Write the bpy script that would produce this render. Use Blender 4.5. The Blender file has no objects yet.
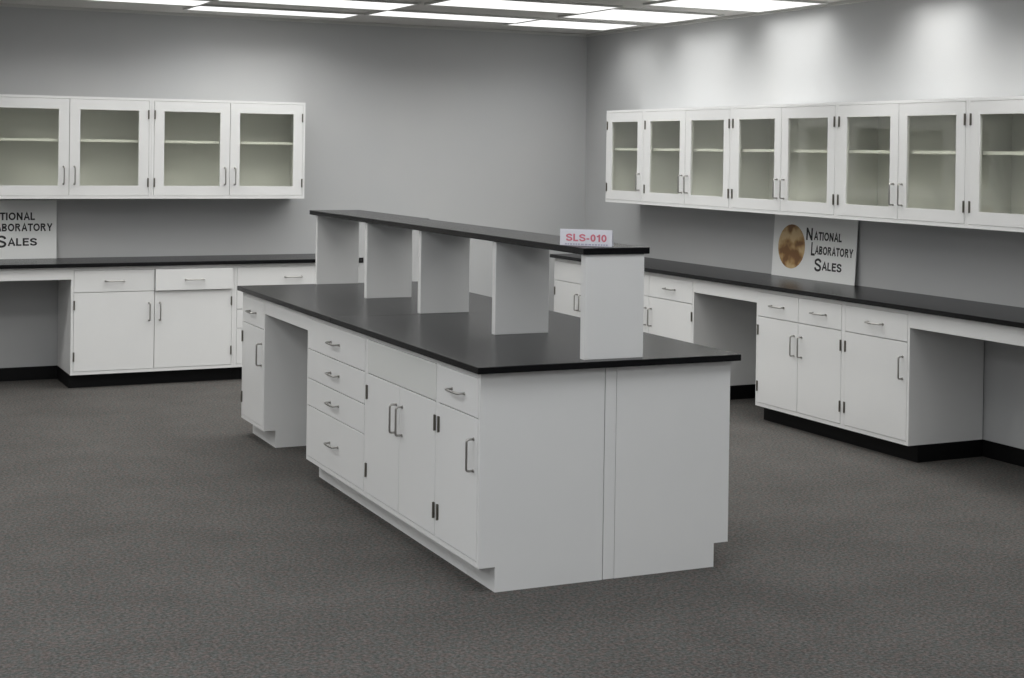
import bpy, bmesh, math, random
from mathutils import Vector, Matrix, Euler
random.seed(4)
R = math.radians
sc = bpy.context.scene
C = sc.collection

# ---------------------------------------------------------------- camera
cam_d = bpy.data.cameras.new('camera'); cam = bpy.data.objects.new('camera', cam_d); C.objects.link(cam)
yaw, pitch, roll = R(-25.9154), R(-0.4503), R(0.8206)
fw = Vector((-math.sin(yaw)*math.cos(pitch), math.cos(yaw)*math.cos(pitch), math.sin(pitch)))
rt = Vector((math.cos(yaw), math.sin(yaw), 0)); up = rt.cross(fw)
rt2 = math.cos(roll)*rt + math.sin(roll)*up
up2 = -math.sin(roll)*rt + math.cos(roll)*up
m3 = Matrix((rt2, up2, -fw)).transposed()
cam.matrix_world = Matrix.Translation((-6.4974, -11.8827, 1.7735)) @ m3.to_4x4()
cam_d.sensor_fit = 'HORIZONTAL'; cam_d.sensor_width = 36.0
cam_d.lens = 36.0*1526.40/1024
cam_d.shift_y = -176.08/1024
cam_d.clip_end = 60
sc.camera = cam

# ---------------------------------------------------------------- world, light levels, exposure
w = bpy.data.worlds.new('world'); sc.world = w; w.use_nodes = True
w.node_tree.nodes['Background'].inputs[0].default_value = (.5, .5, .5, 1)
w.node_tree.nodes['Background'].inputs[1].default_value = 0.15
sc.view_settings.view_transform = 'Standard'; sc.view_settings.look = 'None'
sc.view_settings.exposure = -0.43; sc.view_settings.gamma = 1.0
sc.view_settings.use_curve_mapping = False
# watts of one ceiling luminaire: back rows, right column, middle rows, rows behind camera, left rows far, left rows near
GW = [10.6, 16.5, 6.5, 12, 30, 34]
GS = [R(144), R(141), R(150), R(150), R(165), R(165)]
DIFFUSER = 1.8
sc.cycles.use_denoising = True
sc.cycles.max_bounces = 8; sc.cycles.diffuse_bounces = 5; sc.cycles.glossy_bounces = 4
sc.cycles.transparent_max_bounces = 12
sc.cycles.sample_clamp_indirect = 4.0
sc.cycles.use_light_tree = True

# ---------------------------------------------------------------- materials
def mat(name, col, rough=.5, metal=0., spec=.5, coat=0.):
    m = bpy.data.materials.new(name); m.use_nodes = True
    b = m.node_tree.nodes['Principled BSDF']
    b.inputs['Base Color'].default_value = (*col, 1); b.inputs['Roughness'].default_value = rough
    b.inputs['Metallic'].default_value = metal; b.inputs['Specular IOR Level'].default_value = spec
    b.inputs['Coat Weight'].default_value = coat
    return m
def noise_mix(m, scale, c1, c2, detail=3, lo=.35, hi=.65, bump=0., bscale=None, dist=.001):
    nt = m.node_tree; b = nt.nodes['Principled BSDF']
    tc = nt.nodes.new('ShaderNodeTexCoord'); n = nt.nodes.new('ShaderNodeTexNoise')
    n.inputs['Scale'].default_value = scale; n.inputs['Detail'].default_value = detail
    nt.links.new(tc.outputs['Object'], n.inputs['Vector'])
    r = nt.nodes.new('ShaderNodeValToRGB')
    r.color_ramp.elements[0].position = lo; r.color_ramp.elements[0].color = (*c1, 1)
    r.color_ramp.elements[1].position = hi; r.color_ramp.elements[1].color = (*c2, 1)
    nt.links.new(n.outputs['Fac'], r.inputs['Fac']); nt.links.new(r.outputs['Color'], b.inputs['Base Color'])
    if bump:
        n2 = nt.nodes.new('ShaderNodeTexNoise'); n2.inputs['Scale'].default_value = bscale or scale; n2.inputs['Detail'].default_value = 2
        nt.links.new(tc.outputs['Object'], n2.inputs['Vector'])
        bp = nt.nodes.new('ShaderNodeBump'); bp.inputs['Strength'].default_value = bump; bp.inputs['Distance'].default_value = dist
        nt.links.new(n2.outputs['Fac'], bp.inputs['Height']); nt.links.new(bp.outputs['Normal'], b.inputs['Normal'])
    return r
M = {}
M['white'] = mat('white_enamel', (.72, .72, .70), .32)
noise_mix(M['white'], 3, (.738, .742, .735), (.755, .757, .748), bump=.05, bscale=60, dist=.0004)
M['gloss'] = mat('glossy_white_enamel', (.72, .73, .71), .12, spec=.6)
M['white_in'] = mat('cabinet_interior', (.76, .76, .70), .5)
M['black'] = mat('black_epoxy_resin', (.006, .006, .007), .27, spec=.24)
noise_mix(M['black'], 160, (.003, .003, .0035), (.006, .006, .007), bump=.05, bscale=300, dist=.0003)
M['kick'] = mat('black_vinyl', (.004, .004, .0045), .5, spec=.2)
M['steel'] = mat('brushed_steel', (.42, .41, .39), .32, metal=1.)
M['hinge'] = mat('dark_steel', (.20, .19, .165), .4, metal=.8)
M['dark'] = mat('dark_gap', (.02, .02, .02), .8)
M['wall'] = mat('grey_wall_paint', (.50, .50, .50), .75, spec=.3)
noise_mix(M['wall'], 1.2, (.462, .470, .474), (.482, .486, .486), bump=.12, bscale=220, dist=.0008)
M['ceil'] = mat('ceiling_tile', (.45, .45, .44), .9, spec=.2)
M['ltrim'] = mat('pale_trim_paint', (.55, .58, .50), .6)
M['frame'] = mat('light_frame_metal', (.55, .55, .53), .4)
M['board'] = mat('sign_board', (.80, .81, .80), .45)
M['ink'] = mat('black_ink', (.02, .02, .022), .6)
M['tag'] = mat('white_card', (.80, .80, .86), .5)
M['pink'] = mat('red_ink', (.68, .20, .26), .6)
M['smallink'] = mat('violet_grey_ink', (.50, .48, .60), .6)

def ceiling_nodes():
    nt = M['ceil'].node_tree; b = nt.nodes['Principled BSDF']
    tc = nt.nodes.new('ShaderNodeTexCoord'); n = nt.nodes.new('ShaderNodeTexNoise'); n.inputs['Scale'].default_value = 90
    nt.links.new(tc.outputs['Object'], n.inputs['Vector'])
    r = nt.nodes.new('ShaderNodeValToRGB'); r.color_ramp.elements[0].color = (.56, .55, .53, 1); r.color_ramp.elements[1].color = (.68, .67, .65, 1)
    nt.links.new(n.outputs['Fac'], r.inputs['Fac'])
    nt.links.new(r.outputs['Color'], b.inputs['Base Color'])
ceiling_nodes()

# carpet: speckled grey-brown loops
mc = mat('grey_loop_carpet', (.07, .068, .062), .95, spec=.1); M['carpet'] = mc
nt = mc.node_tree; b = nt.nodes['Principled BSDF']; tc = nt.nodes.new('ShaderNodeTexCoord')
def N(sc_, det, rough=.6):
    n = nt.nodes.new('ShaderNodeTexNoise'); n.inputs['Scale'].default_value = sc_; n.inputs['Detail'].default_value = det
    n.inputs['Roughness'].default_value = rough
    nt.links.new(tc.outputs['Object'], n.inputs['Vector']); return n
n1 = N(75, 4, .7); n2 = N(2.2, 3); n3 = N(30, 2)
r1 = nt.nodes.new('ShaderNodeValToRGB'); cr = r1.color_ramp
cr.elements[0].position = .33; cr.elements[0].color = (.040, .038, .037, 1)
cr.elements[1].position = .68; cr.elements[1].color = (.136, .130, .123, 1)
e = cr.elements.new(.5); e.color = (.080, .077, .073, 1)
nt.links.new(n1.outputs['Fac'], r1.inputs['Fac'])
r3 = nt.nodes.new('ShaderNodeValToRGB'); r3.color_ramp.elements[0].position = .4; r3.color_ramp.elements[0].color = (.92, 1, 1.0, 1)
r3.color_ramp.elements[1].position = .62; r3.color_ramp.elements[1].color = (1.12, 1.0, .98, 1)
nt.links.new(n3.outputs['Fac'], r3.inputs['Fac'])
mx = nt.nodes.new('ShaderNodeMix'); mx.data_type = 'RGBA'; mx.blend_type = 'MULTIPLY'; mx.inputs[0].default_value = 1
nt.links.new(r1.outputs['Color'], mx.inputs[6]); nt.links.new(r3.outputs['Color'], mx.inputs[7])
r2 = nt.nodes.new('ShaderNodeValToRGB'); r2.color_ramp.elements[0].position = .3; r2.color_ramp.elements[0].color = (.88, .88, .88, 1)
r2.color_ramp.elements[1].position = .7; r2.color_ramp.elements[1].color = (1.08, 1.08, 1.08, 1)
nt.links.new(n2.outputs['Fac'], r2.inputs['Fac'])
mx2 = nt.nodes.new('ShaderNodeMix'); mx2.data_type = 'RGBA'; mx2.blend_type = 'MULTIPLY'; mx2.inputs[0].default_value = 1
nt.links.new(mx.outputs[2], mx2.inputs[6]); nt.links.new(r2.outputs['Color'], mx2.inputs[7])
nt.links.new(mx2.outputs[2], b.inputs['Base Color'])
bp = nt.nodes.new('ShaderNodeBump'); bp.inputs['Strength'].default_value = .5; bp.inputs['Distance'].default_value = .004
nt.links.new(n1.outputs['Fac'], bp.inputs['Height']); nt.links.new(bp.outputs['Normal'], b.inputs['Normal'])

# glass: clear pane with a faint green body and a fresnel reflection
mg = bpy.data.materials.new('cabinet_glass'); mg.use_nodes = True; M['glass'] = mg
nt = mg.node_tree; nt.nodes.clear()
o = nt.nodes.new('ShaderNodeOutputMaterial'); mixs = nt.nodes.new('ShaderNodeMixShader')
tr = nt.nodes.new('ShaderNodeBsdfTransparent'); tr.inputs[0].default_value = (.985, .99, .950, 1)
gl = nt.nodes.new('ShaderNodeBsdfGlossy'); gl.inputs['Roughness'].default_value = .03; gl.inputs[0].default_value = (1, 1, 1, 1)
fr = nt.nodes.new('ShaderNodeFresnel'); ge = nt.nodes.new('ShaderNodeNewGeometry')
mr = nt.nodes.new('ShaderNodeMapRange'); mr.inputs['To Min'].default_value = 1.4; mr.inputs['To Max'].default_value = 1/1.4
nt.links.new(ge.outputs['Backfacing'], mr.inputs['Value']); nt.links.new(mr.outputs[0], fr.inputs[0])
nt.links.new(fr.outputs[0], mixs.inputs[0]); nt.links.new(tr.outputs[0], mixs.inputs[1]); nt.links.new(gl.outputs[0], mixs.inputs[2])
nt.links.new(mixs.outputs[0], o.inputs[0])

# luminaire lens
ml = bpy.data.materials.new('lit_diffuser'); ml.use_nodes = True; M['lit'] = ml
nt = ml.node_tree; nt.nodes.clear(); o = nt.nodes.new('ShaderNodeOutputMaterial'); em = nt.nodes.new('ShaderNodeEmission')
em.inputs[0].default_value = (1, 1, .985, 1); em.inputs[1].default_value = DIFFUSER; nt.links.new(em.outputs[0], o.inputs[0])

# globe emblem: tan and brown printed continents
mgl = mat('printed_globe', (.5, .3, .12), .5); M['globe'] = mgl
rr = noise_mix(mgl, 9, (.20, .095, .03), (.58, .42, .22), detail=2, lo=.42, hi=.60)
ee = rr.color_ramp.elements.new(.5); ee.color = (.40, .24, .09, 1)

# ---------------------------------------------------------------- helpers
def new_obj(name, bm, material, parent=None, smooth=False):
    me = bpy.data.meshes.new(name); bmesh.ops.recalc_face_normals(bm, faces=bm.faces); bm.to_mesh(me); bm.free()
    if smooth:
        for p in me.polygons: p.use_smooth = True
    me.materials.append(M[material] if isinstance(material, str) else material)
    ob = bpy.data.objects.new(name, me); C.objects.link(ob)
    if parent: ob.parent = parent
    return ob
def add_box(bm, a, b_, bev=0.):
    x0, y0, z0 = a; x1, y1, z1 = b_
    vs = [bm.verts.new(p) for p in ((x0,y0,z0),(x1,y0,z0),(x1,y1,z0),(x0,y1,z0),(x0,y0,z1),(x1,y0,z1),(x1,y1,z1),(x0,y1,z1))]
    fs = [bm.faces.new([vs[i] for i in f]) for f in ((0,3,2,1),(4,5,6,7),(0,1,5,4),(1,2,6,5),(2,3,7,6),(3,0,4,7))]
    if bev:
        es = set(e for f in fs for e in f.edges)
        bmesh.ops.bevel(bm, geom=list(es), offset=bev, segments=2, profile=.6, affect='EDGES')
def BM(*boxes):
    bm = bmesh.new()
    for bx in boxes: add_box(bm, *bx)
    return bm
def add_tube(bm, pts, r, n=8):
    pts = [Vector(p) for p in pts]; rings = []
    prev = None
    for i, p in enumerate(pts):
        d = (pts[min(i+1, len(pts)-1)] - pts[max(i-1, 0)]).normalized()
        a = prev if prev is not None else (Vector((0,0,1)) if abs(d.z) < .9 else Vector((1,0,0)))
        u = (a - d*a.dot(d)).normalized(); v = d.cross(u); prev = u
        rings.append([bm.verts.new(p + r*(math.cos(2*math.pi*k/n)*u + math.sin(2*math.pi*k/n)*v)) for k in range(n)])
    for A, B in zip(rings, rings[1:]):
        for k in range(n): bm.faces.new((A[k], A[(k+1)%n], B[(k+1)%n], B[k]))
    bm.faces.new(rings[0]); bm.faces.new(rings[-1][::-1])
def thing(name, label, cat, loc=(0,0,0), rz=0., group=None):
    ob = bpy.data.objects.new(name, None); C.objects.link(ob); ob.empty_display_size = .1
    ob.location = loc; ob.rotation_euler = (0, 0, rz); ob['label'] = label; ob['category'] = cat
    if group: ob['group'] = group
    return ob
def tag(ob, label, cat, group=None):
    ob['label'] = label; ob['category'] = cat
    if group: ob['group'] = group
    return ob
def struct(name, bm, m, parent=None):
    ob = new_obj(name, bm, m, parent)
    if not parent: ob['kind'] = 'structure'
    return ob

# wire pull, centred on the origin, standing off along -y
def pull_mesh(vertical, L=.128, out=.032, r=.0050, bow=0.):
    pts = []; h = L/2; k = .010
    path = [(-h, 0), (-h, -out+k)]
    for j in range(1, 4):
        a = j/4*math.pi/2; path.append((-h + k*(1-math.cos(a)), -out + k - k*math.sin(a)))
    path.append((-h+k, -out))
    for j in range(1, 5): path.append((-h+k + (2*h-2*k)*j/5, -out - bow*math.sin(math.pi*j/5)))
    path += [(-x, y) for x, y in path[:6][::-1]]
    bm = bmesh.new()
    add_tube(bm, [((0, y, x) if vertical else (x, y, 0)) for x, y in path], r)
    for s in (-1, 1):   # small foot where the pull meets the front
        add_tube(bm, [((0, -.0003, s*h) if vertical else (s*h, -.0003, 0)), ((0, -.003, s*h) if vertical else (s*h, -.003, 0))], r*1.5, 10)
    me = bpy.data.meshes.new('handle'); bmesh.ops.recalc_face_normals(bm, faces=bm.faces); bm.to_mesh(me); bm.free()
    for p in me.polygons: p.use_smooth = True
    me.materials.append(M['steel']); return me
PULL_V = pull_mesh(True); PULL_H = pull_mesh(False, L=.132, bow=.004)
def hinge_mesh():
    bm = BM(((-.006, -.0022, -.033), (.006, .0, .033), .0006))
    add_tube(bm, [(0, -.006, -.034), (0, -.006, .034)], .0042, 10)
    me = bpy.data.meshes.new('hinge'); bmesh.ops.recalc_face_normals(bm, faces=bm.faces); bm.to_mesh(me); bm.free()
    me.materials.append(M['hinge']); return me
HINGE = hinge_mesh()
def put(name, me, parent, loc):
    ob = bpy.data.objects.new(name, me); C.objects.link(ob); ob.parent = parent; ob.location = loc; return ob

TOE, ZC, TH = .1019, .914, .0283
ZT = ZC - TH                     # underside of the worktop
GAP = .0022
YF = -.0015                      # door fronts stand this far proud of the frame

def front_slab(name, root, x0, x1, z0, z1, material='white', y=YF, th=.018):
    ob = new_obj(name, BM(((x0+GAP, 0, z0+GAP), (x1-GAP, th, z1-GAP), .0016)), material, root)
    ob.location = (0, y, 0); return ob
def drawer(root, x0, x1, z0, z1, zh, y=YF, material='white'):
    d = front_slab('drawer', root, x0, x1, z0, z1, material, y)
    put('handle', PULL_H, d, ((x0+x1)/2, 0, zh)); return d
def door(root, x0, x1, z0, z1, hinge_left, hz=(.609, .235), zh=.5475, material='white', hinge_z=None):
    d = front_slab('door', root, x0, x1, z0, z1, material)
    put('handle', PULL_V, d, (x1-.039 if hinge_left else x0+.039, 0, zh))
    for z in (hinge_z or hz): put('hinge', HINGE, d, ((x0+.004) if hinge_left else (x1-.004), 0, z))
    return d

def base_cabinet(label, w, d, loc, rz, layout, group=None, kick='black', name='base_cabinet', toed=.0704):
    """local frame: x along the front from left to right, front at y=0 facing -y, d deep"""
    root = thing(name, label, 'cabinet', loc, rz, group)
    T = .018; ST = .020
    boxes = [((0, 0, TOE), (T, d, ZT)), ((w-T, 0, TOE), (w, d, ZT)),                 # sides
             ((T, .0, TOE), (w-T, d, TOE+T)), ((T, d-.008, TOE+T), (w-T, d, ZT)),     # bottom, back
             ((T, .0, TOE+T), (w-T, .02, .1245)),                                     # bottom rail
             ((T, .0, .862), (w-T, .02, ZT)), ((T, .02, ZT-.012), (w-T, d-.008, ZT)), # top rail and deck
             ((T, .035, TOE+T), (w-T, .045, .862))]                                   # dust panel behind the fronts
    if kick == 'white':
        # end panels run down to the floor behind the toe space
        boxes += [((0, toed, 0), (T, d, TOE)), ((w-T, toed, 0), (w, d, TOE)), ((T, toed, 0), (w-T, toed+.018, TOE)), ((T, d-.018, 0), (w-T, d, TOE))]
    new_obj('body', BM(*boxes), 'white', root)
    if kick == 'black':
        new_obj('toe_kick', BM(((.0, .0704, 0), (w, d, TOE))), 'kick', root)
    z0, zs, z1 = .1245, .6995, .862
    x0, x1 = T, w-T; xm = w/2
    if layout in ('dd', 'fd'):
        if layout == 'dd':
            drawer(root, x0, xm, zs, z1, .780); drawer(root, xm, x1, zs, z1, .780)
        else: front_slab('false_front', root, x0, x1, zs, z1, 'gloss' if kick == 'white' else 'white')
        door(root, x0, xm, z0, zs, True); door(root, xm, x1, z0, zs, False)
    elif layout == 'dd_open':
        drawer(root, x0, xm, zs, z1, .780); drawer(root, xm, x1, zs, z1, .780, y=-.022)
        door(root, x0, xm, z0, zs, True); door(root, xm, x1, z0, zs, False)
    elif layout in ('sl', 'sr'):
        drawer(root, x0, x1, zs, z1, .780)
        door(root, x0, x1, z0, zs, layout == 'sl')
    elif layout == '4':
        zz = [z0, .398, .542, .6985, z1]
        for i, zh in enumerate((.262, .470, .622, .780)): drawer(root, x0, x1, zz[i], zz[i+1], zh)
    elif layout == 'plain': front_slab('door', root, x0, x1, z0, z1)
    return root

# ---------------------------------------------------------------- room shell
H = 2.815
WX, WY = -9.2, -14.5
struct('floor', BM(((WX-.1, WY-.1, -.1), (.1, .1, 0))), 'carpet')
struct('ceiling', BM(((WX-.1, WY-.1, H), (.1, .1, H+.1))), 'ceil')
struct('wall_back', BM(((WX-.1, 0, 0), (.1, .1, H))), 'wall')
struct('wall_right', BM(((0, WY-.1, 0), (.1, 0, H))), 'wall')
struct('wall_left', BM(((WX-.1, WY, 0), (WX, 0, H))), 'wall')
struct('wall_front', BM(((WX, WY-.1, 0), (0, WY, H))), 'wall')
struct('baseboard_back', BM(((WX, -.006, 0), (-.006, 0, .1))), 'kick')
struct('baseboard_right', BM(((-.006, WY, 0), (0, 0, .1))), 'kick')
struct('trim_1', BM(((WX, -.022, H-.022), (0, 0, H-.002))), 'frame')     # ceiling wall angle
struct('trim_2', BM(((-.022, WY, H-.022), (0, -.022, H-.002))), 'frame')

# wall socket behind the island
sk = thing('wall_outlet', 'small black wall socket on the back wall, seen between the island shelf supports', 'outlet', (-2.098, 0, .853))
new_obj('cover_plate', BM(((-.019, -.006, -.021), (.019, -.0005, .021), .001)), 'kick', sk)
new_obj('socket', BM(((-.010, -.009, -.012), (.010, -.006, .012), .001)), 'dark', sk)

# ---------------------------------------------------------------- ceiling luminaires
def light_meshes(w_, d_):
    f = BM(((0, 0, -.014), (w_, .022, 0)), ((0, d_-.022, -.014), (w_, d_, 0)), ((0, .022, -.014), (.022, d_-.022, 0)), ((w_-.022, .022, -.014), (w_, d_-.022, 0)))
    g = BM(((.022, .022, -.011), (w_-.022, d_-.022, -.002)))
    return f, g
def luminaire(x0, x1, y0, y1, label, group=None):
    t = thing('ceiling_light', label, 'ceiling light', (x0, y0, H), 0, group)
    f, g = light_meshes(x1-x0, y1-y0)
    new_obj('frame', f, 'frame', t); new_obj('diffuser', g, 'lit', t)
    L = bpy.data.lights.new('lamp', 'AREA'); L.shape = 'RECTANGLE'; L.size = x1-x0-.05; L.size_y = y1-y0-.05
    y = (y0+y1)/2
    g = (4 if y > -6.5 else 5) if x0 < -5 else 1 if x0 > -1.2 else 0 if y > -4 else 2 if y > -7 else 3
    if GW[g] <= 0: return t
    L.energy = GW[g]*(x1-x0)/1.24*(.6 if g == 1 and y > -1.3 else 1)   # the lamp nearest the corner is dimmer
    L.spread = GS[g]; L.color = (.955, .975, 1) if g in (3, 5) else (1, .995, .98)
    lo = bpy.data.objects.new('lamp', L); C.objects.link(lo); lo.parent = t; lo.location = ((x1-x0)/2, (y1-y0)/2, -.016)
    return t
lights = [
 (-3.71, -2.42, -.84, -.42, 'white ceiling panel near the back wall, above the right end of the left glass cabinets'),
 (-2.40, -1.08, -1.27, -.80, 'white ceiling panel near the back wall, above the middle of the island shelf'),
 (-1.12, -.17, -1.25, -.60, 'smallest white fluorescent ceiling panel, nearest the corner of the two grey walls'),
 (-1.08, -.12, -2.34, -1.50, 'white ceiling panel by the right wall, second nearest the corner'),
 (-2.33, -1.07, -2.48, -1.84, 'white ceiling panel over the middle of the island, cut by the photo top'),
 (-1.04, -.06, -3.50, -2.70, 'white ceiling panel by the right wall, third from the corner, cut by the photo top'),
 (-3.70, -2.37, -1.86, -1.27, 'white ceiling panel cut by the photo top, behind the panel above the left cabinets'),
 (-4.98, -3.68, -1.24, -.77, 'leftmost white ceiling panel, cut by the top edge above the left glass cabinets'),
]
for x0, x1, y0, y1, lb in lights: luminaire(x0, x1, y0, y1, lb)
far = [(-1.05, -.10, [-4.30, -5.55, -6.8]), (-2.33, -1.10, [-3.0, -4.2, -5.4, -7.8, -10.2, -12.6]),
       (-3.66, -2.41, [-2.5, -3.7, -4.9, -7.3, -9.7, -12.1]), (-4.96, -3.70, [-2.0, -3.2, -4.4, -6.8, -9.2, -11.6]),
       (-6.9, -5.7, [-1.5, -3.9, -6.3, -8.7, -11.1, -13.2]), (-8.7, -7.5, [-1.5, -3.9, -6.3, -8.7, -11.1, -13.2])]
for x0, x1, ys in far:
    for y in ys:
        luminaire(x0, x1, y-.55, y, 'recessed white fluorescent panel in the ceiling nearer than the photo shows', 'ceiling lights above and behind the camera view')

# ---------------------------------------------------------------- base cabinets on the back wall
BY = -.5668; BD = .5668 - .02
base_cabinet('white two-drawer two-door base cabinet with its right drawer slightly open, left back wall', 1.2068, BD, (-4.5305, BY, 0), 0, 'dd_open')
base_cabinet('white four-drawer base cabinet at the right end of the back wall run, behind the island', .925, BD, (-3.3229, BY, 0), 0, '4')
k = thing('knee_space_panel', 'white panel under the black worktop above the open knee space at the far left', 'panel', (-5.45, BY, 0))
new_obj('apron', BM(((0, 0, .797), (.9195, .018, ZT), .001)), 'white', k)
new_obj('support_leg', BM(((-.03, 0, 0), (0, BD, ZT), .001)), 'white', k)
tag(new_obj('worktop', BM(((-5.52, -.5981, ZT), (-2.372, -.001, ZC), .003)), 'black'), 'long black worktop along the back wall under the left glass cabinets', 'worktop')

# ---------------------------------------------------------------- base cabinets on the right wall
RX = -.5723; RD = .5723 - .012; QR = R(-90)
base_cabinet('white base cabinet at the far end of the right wall, mostly behind the island shelf', .92, RD, (RX, -.5301, 0), QR, 'fd')
base_cabinet('white two-door base cabinet left of the right wall knee space, behind the island', 1.2358, RD, (RX, -1.4501, 0), QR, 'dd')
base_cabinet('white two-drawer two-door base cabinet below the globe sign on the right wall', .9163, RD, (RX, -3.4545, 0), QR, 'dd')
base_cabinet('white single-door single-drawer base cabinet at the near end of the right wall run', .6049, RD, (RX, -4.3708, 0), QR, 'sl')
k = thing('knee_space_panel', 'white panel bridging the knee space between two cabinets on the right wall', 'panel', (RX, -2.6859, 0), QR)
new_obj('apron', BM(((0, 0, .7855), (.7686, .018, ZT), .001)), 'white', k)
k = thing('knee_space_panel', 'white panel under the black worktop at the photo\'s right edge', 'panel', (RX, -4.9757, 0), QR)
new_obj('apron', BM(((0, 0, .7855), (1.30, .018, ZT), .001)), 'white', k)
new_obj('support_leg', BM(((1.30, 0, 0), (1.33, RD, ZT), .001)), 'white', k)
tag(new_obj('worktop', BM(((-.6084, -6.34, ZT), (-.001, -.5112, ZC), .003)), 'black'), 'long black worktop along the right wall holding the globe sign', 'worktop')

# ---------------------------------------------------------------- glass-door wall cabinets
def glass_door(root, x0, x1, z0, z1, hinge_left, hz, zh):
    x0 += GAP; x1 -= GAP; z0 += GAP; z1 -= GAP; s = .075; th = .019
    d = new_obj('door', BM(((x0, 0, z0), (x0+s, th, z1)), ((x1-s, 0, z0), (x1, th, z1)),
                           ((x0+s, 0, z0), (x1-s, th, z0+s-.002)), ((x0+s, 0, z1-s), (x1-s, th, z1))), 'white', root)
    d.location = (0, YF, 0)
    new_obj('glass_pane', BM(((x0+s-.004, .008, z0+s-.006), (x1-s+.004, .012, z1-s+.004))), 'glass', d)
    put('handle', PULL_V, d, (x1-.037 if hinge_left else x0+.037, 0, zh))
    for z in hz: put('hinge', HINGE, d, (x0+.003 if hinge_left else x1-.003, 0, z))
def wall_cabinet(label, w_, loc, rz, z0, z1, doors=2, d=.325, single_hinge_left=True):
    root = thing('wall_cabinet', label, 'wall cabinet', loc, rz)
    T = .018
    new_obj('body', BM(((0, 0, z0), (T, d, z1)), ((w_-T, 0, z0), (w_, d, z1)), ((T, 0, z0), (w_-T, d, z0+.022)),
                       ((T, 0, z1-.018), (w_-T, d, z1)), ((T, d-.008, z0+.022), (w_-T, d, z1-.018))), 'white', root)
    zs = z0 + .432
    new_obj('shelf', BM(((T+.001, .045, zs-.010), (w_-T-.001, d-.009, zs+.010), .001)), 'white', root)
    a, b_ = z0+.022, z1-.018; hz = (b_-.105, a+.10); zh = a+.152
    if doors == 1: glass_door(root, T, w_-T, a, b_, single_hinge_left, hz, zh)
    else:
        glass_door(root, T, w_/2, a, b_, True, hz, zh); glass_door(root, w_/2, w_-T, a, b_, False, hz, zh)
    return root
wall_cabinet('white glass-door wall cabinet at the far left, cut by the photo\'s left edge', 1.2076, (-5.1188, -.33, 0), 0, 1.3739, 2.131)
wall_cabinet('white two-door glass wall cabinet, right one on the back wall', 1.2077, (-3.9102, -.33, 0), 0, 1.3739, 2.131)
RZ0, RZ1 = 1.3683, 2.1145
ys = [-.9536, -1.5526, -2.767, -3.9668, -5.1599, -6.36]
names = ['narrow single-door glass wall cabinet at the far end of the right wall row',
         'white two-door glass wall cabinet beside the narrow single-door one on the right wall',
         'white two-door glass wall cabinet right above the globe of the right wall sign',
         'white two-door glass wall cabinet on the right wall, just right of the sign\'s top',
         'white glass wall cabinet cut by the photo\'s right edge']
for i, lb in enumerate(names):
    wall_cabinet(lb, ys[i]-ys[i+1]-.001, (-.33, ys[i], 0), QR, RZ0, RZ1, doors=1 if i == 0 else 2)

# ---------------------------------------------------------------- island
IX, IY, IR = -3.9367, -6.3687, -.0213
def I(s, t, z=0.):
    c, n = math.cos(IR), math.sin(IR); return (IX + c*s - n*t, IY + n*s + c*t, z)
IW, IL, OV = 1.17, 3.6932, .0311
F0, F1 = .5585, .6145
i1, i2, i3, i4 = .4580, 1.3770, 2.3334, 3.1838
units = [(.006, i1, 'sr'), (i1, i2, 'fd'), (i2, i3, '4'), (i4, IL, 'sl')]
fl = {0: 'white island cabinet with one drawer and one door at the near corner',
      1: 'white island cabinet with two doors under one glossy blank panel',
      2: 'white island cabinet of four stacked drawers next to the knee space',
      3: 'narrow white island cabinet at the far left end, past the knee space'}
rl = {0: 'white island cabinet showing a blank end panel right of the narrow joint strip',
      1: 'white two-door island cabinet on the side facing the right wall',
      2: 'white four-drawer island cabinet on the side facing the right wall',
      3: 'white island cabinet at the far end on the side facing the right wall'}
for i, (a, b_, lay) in enumerate(units):
    wdt = b_-a
    # front row: local x runs from far to near. hinges: near unit hinged at its far side, far unit hinged at its far side
    base_cabinet(fl[i], wdt-.0006, F0+.0025, I(-.003, b_), QR+IR, {'sr': 'sl'}.get(lay, lay), kick='white', name='island_cabinet', toed=.0734)
    base_cabinet(rl[i], wdt-.0006, IW-F1-.0005, I(IW, a), R(90)+IR, lay, kick='white', name='island_cabinet')
def ibox(name, s0, s1, t0, t1, z0, z1, m, parent=None, bev=0.):
    ob = new_obj(name, BM(((s0, t0, z0), (s1, t1, z1), bev)), m, parent)
    if not parent:
        ob.location = I(0, 0); ob.rotation_euler = (0, 0, IR)
    return ob
tag(ibox('filler_strip', F0+.0035, F1-.0012, .006, IL-.006, .0, ZT, 'white', bev=.002), 'narrow white filler strip between the two back-to-back island cabinet rows', 'panel')
for s0, s1, lb in ((-.003, .015, 'white panel bridging the island knee space under the black top'),
                   (IW-.018, IW, 'white panel bridging the island knee space on the right-wall side')):
    tag(ibox('knee_space_panel', s0, s1, i3+.001, i4-.001, .7935, ZT, 'white', bev=.001), lb, 'panel')
TJ = 1.861
tag(ibox('island_worktop', -OV, IW+OV, -OV, TJ-.0006, ZT, ZC, 'black', bev=.003), 'near slab of the black island worktop, under the tag end of the shelf', 'worktop')
tag(ibox('island_worktop', -OV, IW+OV, TJ+.0006, IL+OV, ZT, ZC, 'black', bev=.003), 'far slab of the black island worktop, over the knee space', 'worktop')

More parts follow.
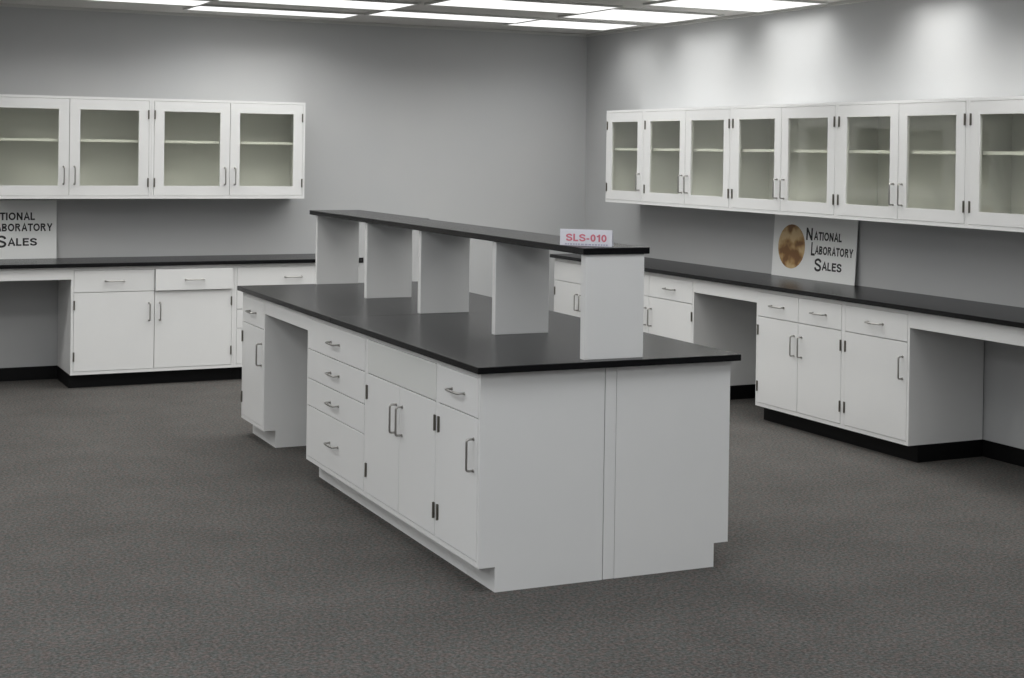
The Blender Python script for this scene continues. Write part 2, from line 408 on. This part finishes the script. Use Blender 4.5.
SZ = 1.3776; SU = SZ - TH
S0, S1 = .4696, .7468
pan = [(.0233, 'nearest white shelf support, under the number card at the island end'),
       (.9277, 'second nearest white shelf support on the island worktop'),
       (1.8895, 'middle one of the five white shelf supports on the island'),
       (2.7416, 'white island shelf support, second from the far left end'),
       (3.690, 'farthest white shelf support, in front of the back wall worktop\'s end')]
for t, lb in pan:
    tag(ibox('shelf_support', S0, S1, t, min(t+.0408, 3.7235), ZC, SU, 'white', bev=.0015), lb, 'shelf support')
SJ = 2.605
tag(ibox('raised_shelf', .4547, .7683, .0271-.012, SJ-.0006, SU, SZ, 'black', bev=.003), 'near black slab of the raised island shelf carrying the number card', 'shelf')
tag(ibox('raised_shelf', .4547, .7980, SJ+.0006, 3.8167, SU, SZ, 'black', bev=.003), 'far black slab of the raised island shelf', 'shelf')

# ---------------------------------------------------------------- lettering
def ell(cx, cy, rx, ry, a0, a1, n=12):
    return [(cx+rx*math.cos(R(a0+(a1-a0)*k/n)), cy+ry*math.sin(R(a0+(a1-a0)*k/n))) for k in range(n+1)]
def smooth_path(P, n=5):
    out = []
    Q = [P[0]] + P + [P[-1]]
    for i in range(1, len(Q)-2):
        a, b_, c, d = (Vector(q) for q in Q[i-1:i+3])
        for k in range(n):
            t = k/n
            out.append(tuple(.5*((2*b_) + (c-a)*t + (2*a-5*b_+4*c-d)*t*t + (3*b_-a-3*c+d)*t**3)))
    return out + [P[-1]]
def glyph(ch, t):
    """plain grotesque capitals, cap height 1: (strokes, width); a stroke is (points, closed)"""
    h = t/2
    if ch == 'N': w_ = .76; return [([(h, 0), (h, 1)], 0), ([(w_-h, 0), (w_-h, 1)], 0), ([(h, 1-h*.6), (w_-h, h*.6)], 0)], w_
    if ch == 'A': w_ = .84; return [([(h*.95, 0), (w_/2, 1-h*.4), (w_-h*.95, 0)], 0), ([(w_*.24, .34), (w_*.76, .34)], 0)], w_
    if ch == 'T': w_ = .74; return [([(0, 1-h), (w_, 1-h)], 0), ([(w_/2, 0), (w_/2, 1-t)], 0)], w_
    if ch == 'I': return [([(h, 0), (h, 1)], 0)], t
    if ch == 'L': w_ = .58; return [([(h, 1), (h, h), (w_, h)], 0)], w_
    if ch == 'E': w_ = .66; return [([(w_, 1-h), (h, 1-h), (h, h), (w_, h)], 0), ([(t, .53), (w_*.93, .53)], 0)], w_
    if ch == 'O': w_ = .92; return [(ell(w_/2, .5, w_/2-h, .5-h, 0, 345, 23), 1)], w_
    if ch == '0': w_ = .62; return [(ell(w_/2, .5, w_/2-h, .5-h, 0, 345, 23), 1)], w_
    if ch == '1': w_ = .40; return [([(w_-h, 0), (w_-h, 1)], 0), ([(w_-h, .88), (w_*.45, .76), (0, .70)], 0)], w_
    if ch == '-': w_ = .34; return [([(0, .36), (w_, .36)], 0)], w_
    if ch == 'Y': w_ = .82; return [([(h*.9, 1), (w_/2, .42), (w_-h*.9, 1)], 0), ([(w_/2, 0), (w_/2, .46)], 0)], w_
    if ch in 'BR':
        w_ = .70 if ch == 'B' else .76; wb = .68
        up_ = [(h, 1-h), (wb*.55, 1-h)] + ell(wb*.58, .735, wb*.42-h, .265-h, 90, -90, 8) + [(wb*.55, .47+h), (h, .47+h)]
        st = [([(h, 0), (h, 1)], 0), (up_, 0)]
        if ch == 'B': st.append(([(h, .53-h+.0), (wb*.6, .53-h)] + ell(w_*.6, .265, w_*.40-h, .265-h, 90, -90, 8) + [(wb*.55, h), (h, h)], 0))
        else: st.append(([(wb*.52, .46), (wb*.72, .34), (w_-h*.8, 0)], 0))
        return st, w_
    if ch == 'S':
        w_ = .72
        P = [(.90, .73), (.80, .88), (.52, .955), (.22, .88), (.12, .73), (.24, .59), (.52, .51), (.80, .41), (.90, .26), (.80, .11), (.52, .045), (.20, .11), (.08, .28)]
        P = [(x*w_, h + (y-.045)/.91*(1-t)) for x, y in P]
        return [(smooth_path(P), 0)], w_
def add_stroke(bm, pts, t, closed, y, th):
    P = [Vector(p) for p in pts]; n = len(P); Ls, Rs = [], []
    for i in range(n):
        a = P[i-1] if (i or closed) else None; c = P[(i+1) % n] if (i < n-1 or closed) else None
        d1 = (P[i]-a).normalized() if a is not None else None; d2 = (c-P[i]).normalized() if c is not None else None
        if d1 is None: d1 = d2
        if d2 is None: d2 = d1
        n1 = Vector((-d1.y, d1.x)); n2 = Vector((-d2.y, d2.x)); m = (n1+n2)
        m = m.normalized() if m.length > .01 else n1
        k = min(1/max(m.dot(n1), .3), 1.8)
        Ls.append(P[i]+m*t/2*k); Rs.append(P[i]-m*t/2*k)
    F = [[bm.verts.new((q.x, yy, q.y)) for q in S] for yy in (y-th, y) for S in (Ls, Rs)]
    fl_, fr_, bl, br = F
    for i in range(n if closed else n-1):
        j = (i+1) % n
        for q in ((fl_[i], fl_[j], fr_[j], fr_[i]), (fl_[i], bl[i], bl[j], fl_[j]), (fr_[i], fr_[j], br[j], br[i])): bm.faces.new(q)
    if not closed:
        for i in (0, n-1): bm.faces.new((fl_[i], fr_[i], br[i], bl[i]))
def text_bm(body, x0, x1, z0, z1, y=-.0004, th=.0008, weight=.14, gap=.13):
    bm = bmesh.new(); x = 0.; sp = []
    for ch in body:
        st, w_ = glyph(ch, weight)
        for pts, cl in st: sp.append(([(px+x, pz) for px, pz in pts], cl))
        x += w_ + gap*(.45 if ch in 'AT' else 1)
    tot = x - gap
    for pts, cl in sp: add_stroke(bm, pts, weight, cl, 0, 1)
    for v in bm.verts:
        v.co = Vector((x0 + v.co.x/tot*(x1-x0), y + v.co.y*th, z0 + v.co.z*(z1-z0)))
    return bm
def join_bms(bms):
    out = bmesh.new()
    for b_ in bms:
        me = bpy.data.meshes.new('t'); b_.to_mesh(me); b_.free(); out.from_mesh(me); bpy.data.meshes.remove(me)
    return out
def sign(label, loc, rz, base, lean=R(-3.2)):
    """local x from the board's left edge, z from its bottom edge, front facing -y"""
    t = thing('sign_board', label, 'sign', loc, rz)
    t.rotation_euler = (lean, 0, rz)
    W_, H_ = .93, .438
    new_obj('board', BM(((0, 0, 0), (W_, .005, H_), .001)), 'board', t)
    z1_, z2_, z3_ = base
    new_obj('lettering', join_bms([
        text_bm('N', .383, .452, z1_-.006, z1_+.080, weight=.17), text_bm('ATIONAL', .470, .772, z1_, z1_+.057, weight=.20),
        text_bm('L', .446, .488, z2_-.012, z2_+.080, weight=.17), text_bm('ABORATORY', .490, .900, z2_, z2_+.057, weight=.20),
        text_bm('S', .494, .566, z3_-.012, z3_+.078, weight=.17), text_bm('ALES', .576, .786, z3_, z3_+.057, weight=.20)]), 'ink', t)
    # globe emblem: a shallow printed disc
    bm = bmesh.new(); ring = []
    n = 48; cx_, cz_, rr_ = .219, .300-.084+.0, .155
    c0 = bm.verts.new((cx_, -.0014, cz_)); ring = [bm.verts.new((cx_+rr_*math.cos(2*math.pi*j/n), -.0012, cz_+rr_*math.sin(2*math.pi*j/n))) for j in range(n)]
    back = [bm.verts.new((v.co.x, -.0002, v.co.z)) for v in ring]
    for j in range(n):
        bm.faces.new((c0, ring[j], ring[(j+1) % n])); bm.faces.new((ring[j], back[j], back[(j+1) % n], ring[(j+1) % n]))
    new_obj('globe_emblem', bm, 'globe', t)
    return t
sign('white sign board with brown globe and black lettering leaning on the right wall', (-.042, -2.872, ZC+.0005), QR, (.277, .180, .075))
sign('white sign board with black lettering at the photo\'s left edge, on the back wall worktop', (-5.480, -.042, ZC+.0005), 0, (.290, .207, .098))

# number card on the raised shelf
a = Vector(I(.449, .223)); b_ = Vector(I(.609, .055)); dv = (b_-a)
W_ = dv.length
card = thing('number_card', 'small white card with pinkish red number standing on the near end of the raised shelf', 'card', (a.x, a.y, SZ+.0004), math.atan2(dv.y, dv.x))
new_obj('card', BM(((0, 0, 0), (W_, .0016, .068))), 'tag', card)
bk = new_obj('card_back', BM(((0, 0, -.069), (W_, .0016, 0))), 'tag', card)
bk.location = (0, .0018, .0685); bk.rotation_euler = (R(16), 0, 0)
new_obj('lettering', text_bm('SLS-010', W_*.12, W_*.895, .0185, .0495, weight=.20), 'pink', card)
sm = bmesh.new(); x = W_*.10
while x < W_*.90:
    ww = random.uniform(.006, .014); add_box(sm, (x, -.0012, .003), (x+ww, -.0004, .009)); x += ww+.004
new_obj('small_print', sm, 'smallink', card)
